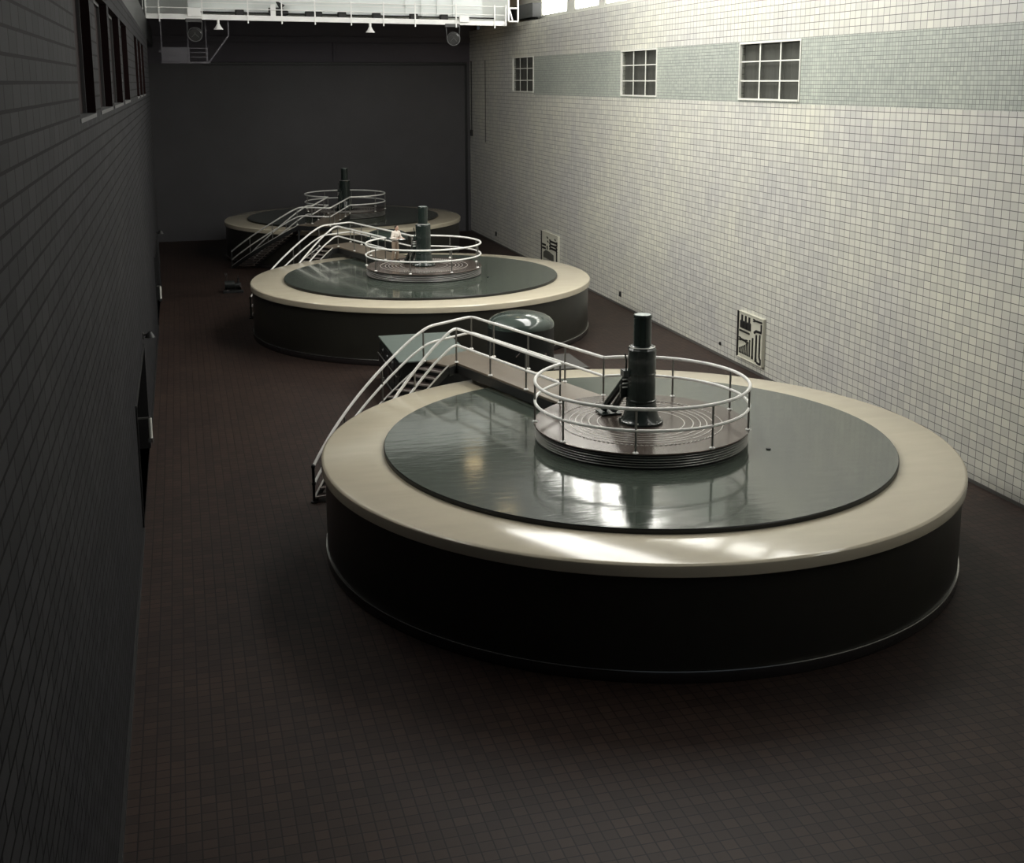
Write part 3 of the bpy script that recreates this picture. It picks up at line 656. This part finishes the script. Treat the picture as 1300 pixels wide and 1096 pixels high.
def bell_lamp(x, ztop, label):
    t = thing('bell_lamp', label, 'lamp', (x, CYF+.05, ztop), 'white bell lamps under the crane')
    MB().tube([(0,0,0), (0,0,-.22)], .075, 12).build('stem', M['crane_white'], t)
    MB().lathe([(.07,-.20),(.10,-.26),(.16,-.38),(.27,-.52),(.275,-.55),(.26,-.55),(.14,-.38),(.0,-.27)], n=28).build('shade', M['crane_white'], t)
    MB().lathe([(0,-.36),(.07,-.38),(.09,-.44),(.05,-.5),(0,-.51)], n=16).build('bulb', M['window_frame'], t)
bell_lamp(2.57, bz(2.57,-.06), 'white bell lamp under the crane, nearer the left end')
bell_lamp(11.5, bz(11.5,-.06), 'white bell lamp under the crane, right of its middle')
def floodlight(x, z, label):
    t = thing('floodlight', label, 'floodlight', (x, CYF+.1, z), 'round floodlights under the crane')
    MB().box(-.5,.42,-.14,.05,.66,.86).build('mount', M['left_frame'], t, bevel=.02)
    MB().tube([(-.42,-.03,.68),(-.42,-.03,.55),(-.38,-.03,.0)], .035, 8).tube([(.42,-.03,.68),(.42,-.03,.55),(.38,-.03,.0)], .035, 8).build('yoke', M['steel_dark'], t)
    MB().tube([(.395*cos(2*pi*k/24),-.17,-.05+.395*sin(2*pi*k/24)) for k in range(24)], .03, 8, True).build('bezel', M['left_frame'], t)
    s = MB().tube([(0,-.16,-.05),(0,.1,0),(0,.28,.05),(0,.34,.06)], [.40,.40,.27,.12], 28).build('housing', M['tool'], t)
    MB().tube([(0,-.165,-.05),(0,-.20,-.06)], [.37,.33], 28).build('lens', M['lens'], t)
    MB().bar((0,-.21,-.02),(0,-.21,.30),.06,.02).bar((0,-.215,.0),(-.2,-.215,-.2),.05,.02).bar((0,-.215,.0),(.2,-.215,-.2),.05,.02).build('guard', M['left_frame'], t)
floodlight(1.22, 14.27, 'dark round floodlight hanging under the crane above the operator platform')
floodlight(16.62, 14.12, 'dark round floodlight hanging under the crane near its right end')

# ------------------------------------------------------------------ the person
def blob(parts, name, m, parent, vox, smooth=2):
    """join tapered limbs and ellipsoids into one continuous skin"""
    bm = bmesh.new()
    for p in parts:
        if p[0] == 'e':
            _, c, r, rot = p
            mt = Matrix.Translation(c) @ rot.to_4x4() @ Matrix.Diagonal((*r, 1))
            bmesh.ops.create_uvsphere(bm, u_segments=20, v_segments=14, radius=1, matrix=mt)
        else:
            _, a, b_, r0, r1 = p; a = Vector(a); b_ = Vector(b_); d = b_-a
            mt = Matrix.Translation((a+b_)/2) @ d.to_track_quat('Z', 'Y').to_matrix().to_4x4()
            bmesh.ops.create_cone(bm, cap_ends=True, segments=16, radius1=r0, radius2=r1, depth=d.length, matrix=mt)
            for q, r in ((a, r0), (b_, r1)): bmesh.ops.create_uvsphere(bm, u_segments=14, v_segments=10, radius=r, matrix=Matrix.Translation(q))
    me = bpy.data.meshes.new(name+'_src'); bm.to_mesh(me); bm.free()
    o = bpy.data.objects.new(name, me); COL.objects.link(o)
    rm = o.modifiers.new('remesh', 'REMESH'); rm.mode = 'VOXEL'; rm.voxel_size = vox
    sm = o.modifiers.new('smooth', 'SMOOTH'); sm.iterations = smooth; sm.factor = .5
    dg = bpy.context.evaluated_depsgraph_get(); dg.update()
    me2 = bpy.data.meshes.new_from_object(o.evaluated_get(dg)); me2.name = name
    o.modifiers.clear(); o.data = me2; bpy.data.meshes.remove(me)
    me2.materials.clear(); me2.materials.append(m); me2.polygons.foreach_set('use_smooth', [True]*len(me2.polygons))
    o.parent = parent; return o
def make_person(loc):
    t = thing('person', 'person in cream shirt and tan trousers holding a white sheet, standing on the middle generator', 'person', loc)
    I = Matrix.Identity(3); V = Vector
    # facing +X (towards the column); left side = +Y.  Trunk bends slightly forward.
    hipL, hipR = V((0,.095,.90)), V((0,-.095,.90)); kL, kR = V((.05,.11,.49)), V((.02,-.11,.49)); aL, aR = V((-.02,.13,.09)), V((-.08,-.13,.09))
    pel, wst, chs, nck = V((0,0,.94)), V((.02,0,1.07)), V((.06,0,1.27)), V((.085,0,1.44))
    shL, shR = V((.075,.185,1.39)), V((.075,-.185,1.39)); elL, elR = V((.10,.27,1.13)), V((.08,-.29,1.12)); wrL, wrR = V((.33,.17,1.12)), V((.31,-.16,1.14))
    hd = V((.125,0,1.61))
    R_ = Matrix.Rotation(.22, 3, 'Y')
    P = [('e', hd, V((.098,.077,.118)), R_), ('e', hd+V((.03,0,-.055)), V((.07,.06,.062)), R_), ('c', nck-V((0,0,.03)), hd-V((.02,0,.06)), .058, .053),
         ('c', hd+V((.092,0,.012)), hd+V((.112,0,-.018)), .012, .016), ('e', hd+V((.083,0,-.058)), V((.014,.026,.008)), R_), ('e', hd+V((.07,0,-.10)), V((.022,.024,.018)), R_)]
    for s in (1, -1):
        P += [('e', hd+V((-.01,s*.078,-.01)), V((.022,.01,.033)), R_), ('e', hd+V((.078,s*.03,.028)), V((.018,.022,.008)), R_)]
    P += [('e', chs, V((.115,.165,.20)), R_), ('e', wst, V((.10,.135,.16)), I), ('e', pel, V((.11,.155,.12)), I)]
    for sh, el, wr, s in ((shL, elL, wrL, 1), (shR, elR, wrR, -1)):
        P += [('c', V((.075,s*.06,1.41)), sh, .065, .06), ('c', sh, el, .052, .042), ('c', el, wr, .041, .029)]
        pc = wr+V((.055,-s*.02,.005)); P += [('e', pc, V((.052,.042,.018)), I)]
        for k, (ln, dy) in enumerate(((.066,.03),(.074,.01),(.068,-.01),(.052,-.028))):
            b0 = pc+V((.035,dy*s,0)); b1 = b0+V((ln*.55,-.004*s,-.004)); b2 = b1+V((ln*.30,-.006*s,-.028))
            P += [('c', b0, b1, .0098, .0092), ('c', b1, b2, .0092, .0080)]
        th0 = pc+V((-.015,-s*.038,.006)); th1 = th0+V((.034,-s*.022,.012)); th2 = th1+V((.03,-s*.002,.004))
        P += [('c', th0, th1, .012, .0105), ('c', th1, th2, .0105, .009)]
    for h, k, a, s in ((hipL, kL, aL, 1), (hipR, kR, aR, -1)):
        P += [('c', h, k, .082, .056), ('c', k, k.lerp(a, .35), .055, .058), ('c', k.lerp(a, .35), a, .057, .036), ('e', a+V((.06,0,-.05)), V((.13,.045,.035)), I)]
    body = blob(P, 'body', M['skin'], t, .0085)
    S = [('e', chs, V((.135,.185,.215)), R_), ('e', wst, V((.128,.16,.17)), I), ('e', pel+V((0,0,.03)), V((.128,.17,.10)), I), ('c', nck-V((.02,0,.06)), nck-V((.01,0,.0)), .08, .068)]
    for sh, el, wr, s in ((shL, elL, wrL, 1), (shR, elR, wrR, -1)):
        S += [('c', V((.075,s*.06,1.41)), sh, .078, .076), ('c', sh, el, .070, .062), ('c', el, el.lerp(wr, .82), .062, .046)]
    blob(S, 'shirt', M['shirt'], t, .014)
    T = [('e', pel-V((0,0,.02)), V((.122,.168,.115)), I)]
    for h, k, a, s in ((hipL, kL, aL, 1), (hipR, kR, aR, -1)):
        T += [('c', h, k, .100, .078), ('c', k, a+V((0,0,.0)), .077, .068)]
    blob(T, 'trousers', M['trousers'], t, .014)
    for a in (aL, aR):
        blob([('e', a+V((.065,0,-.052)), V((.145,.053,.045)), I), ('e', a+V((-.02,0,-.03)), V((.06,.05,.06)), I)], 'shoe', M['shoe'], t, .012)
    blob([('e', hd+V((-.018,0,.03)), V((.098,.084,.105)), R_), ('e', hd+V((-.05,0,-.02)), V((.065,.078,.08)), R_)], 'hair', M['hair'], t, .012)
    for s in (1, -1): MB().lathe([(0,.009),(.009,.004),(.0105,0),(.009,-.004),(0,-.009)], 0, 0, 12).build('eye', M['hair'], t, loc=hd+V((.089,s*.03,.01)))
    MB().tube(arc(1, 0, 360, 0, n=40)[:-1], .012, 8, True).build('belt', M['shoe'], t, loc=(.012,0,.985)).scale = (.132,.174,1.6)
    return t, wrL, wrR
PX, PY = 9.74, 56.66
pt, wl, wr_ = make_person((PX, PY, 3.013))
pt.rotation_euler = (0, 0, -1.0)
q = Matrix.Rotation(-1.0, 3, 'Z')
c = q @ Vector((.46, .0, 1.105)) + Vector((PX, PY, 3.0))
o = MB().box(-.11,.11,-.155,.155,-.006,.006).build('paper_sheet', M['clipboard']); o.location = c; o.rotation_euler = (0,.12,-1.0)
tag(o, 'small white sheet held in front of the person on the middle generator', 'paper')

for x, y, nm in ((19.9,84.,'farthest'), (18.2,76.3,'middle'), (17.35,64.3,'nearest')):
    t = thing('ceiling_lamp', '%s of three warm round lamps on the ceiling above the crane' % nm, 'lamp', (x, y, ZC), 'warm lamps on the ceiling')
    MB().tube([(0,0,0),(0,0,-.3)], .06, 10).build('stem', M['post'], t)
    MB().lathe([(0,-.30),(.2,-.30),(.72,-.62),(.74,-.66),(.70,-.66),(.0,-.40)], n=32).build('shade', M['cab'], t)
    MB().lathe([(.0,-.60),(.66,-.625),(.68,-.64),(.0,-.66)], n=32).build('lens', M['warm'], t)

# ------------------------------------------------------------------ world and colour
w = bpy.data.worlds.new('world'); scene.world = w; w.use_nodes = True
w.node_tree.nodes['Background'].inputs[0].default_value = (.6,.7,.8,1); w.node_tree.nodes['Background'].inputs[1].default_value = .05
vs = scene.view_settings; vs.view_transform = 'Standard'; vs.look = 'None'; vs.gamma = 1; vs.use_curve_mapping = False; vs.exposure = .2
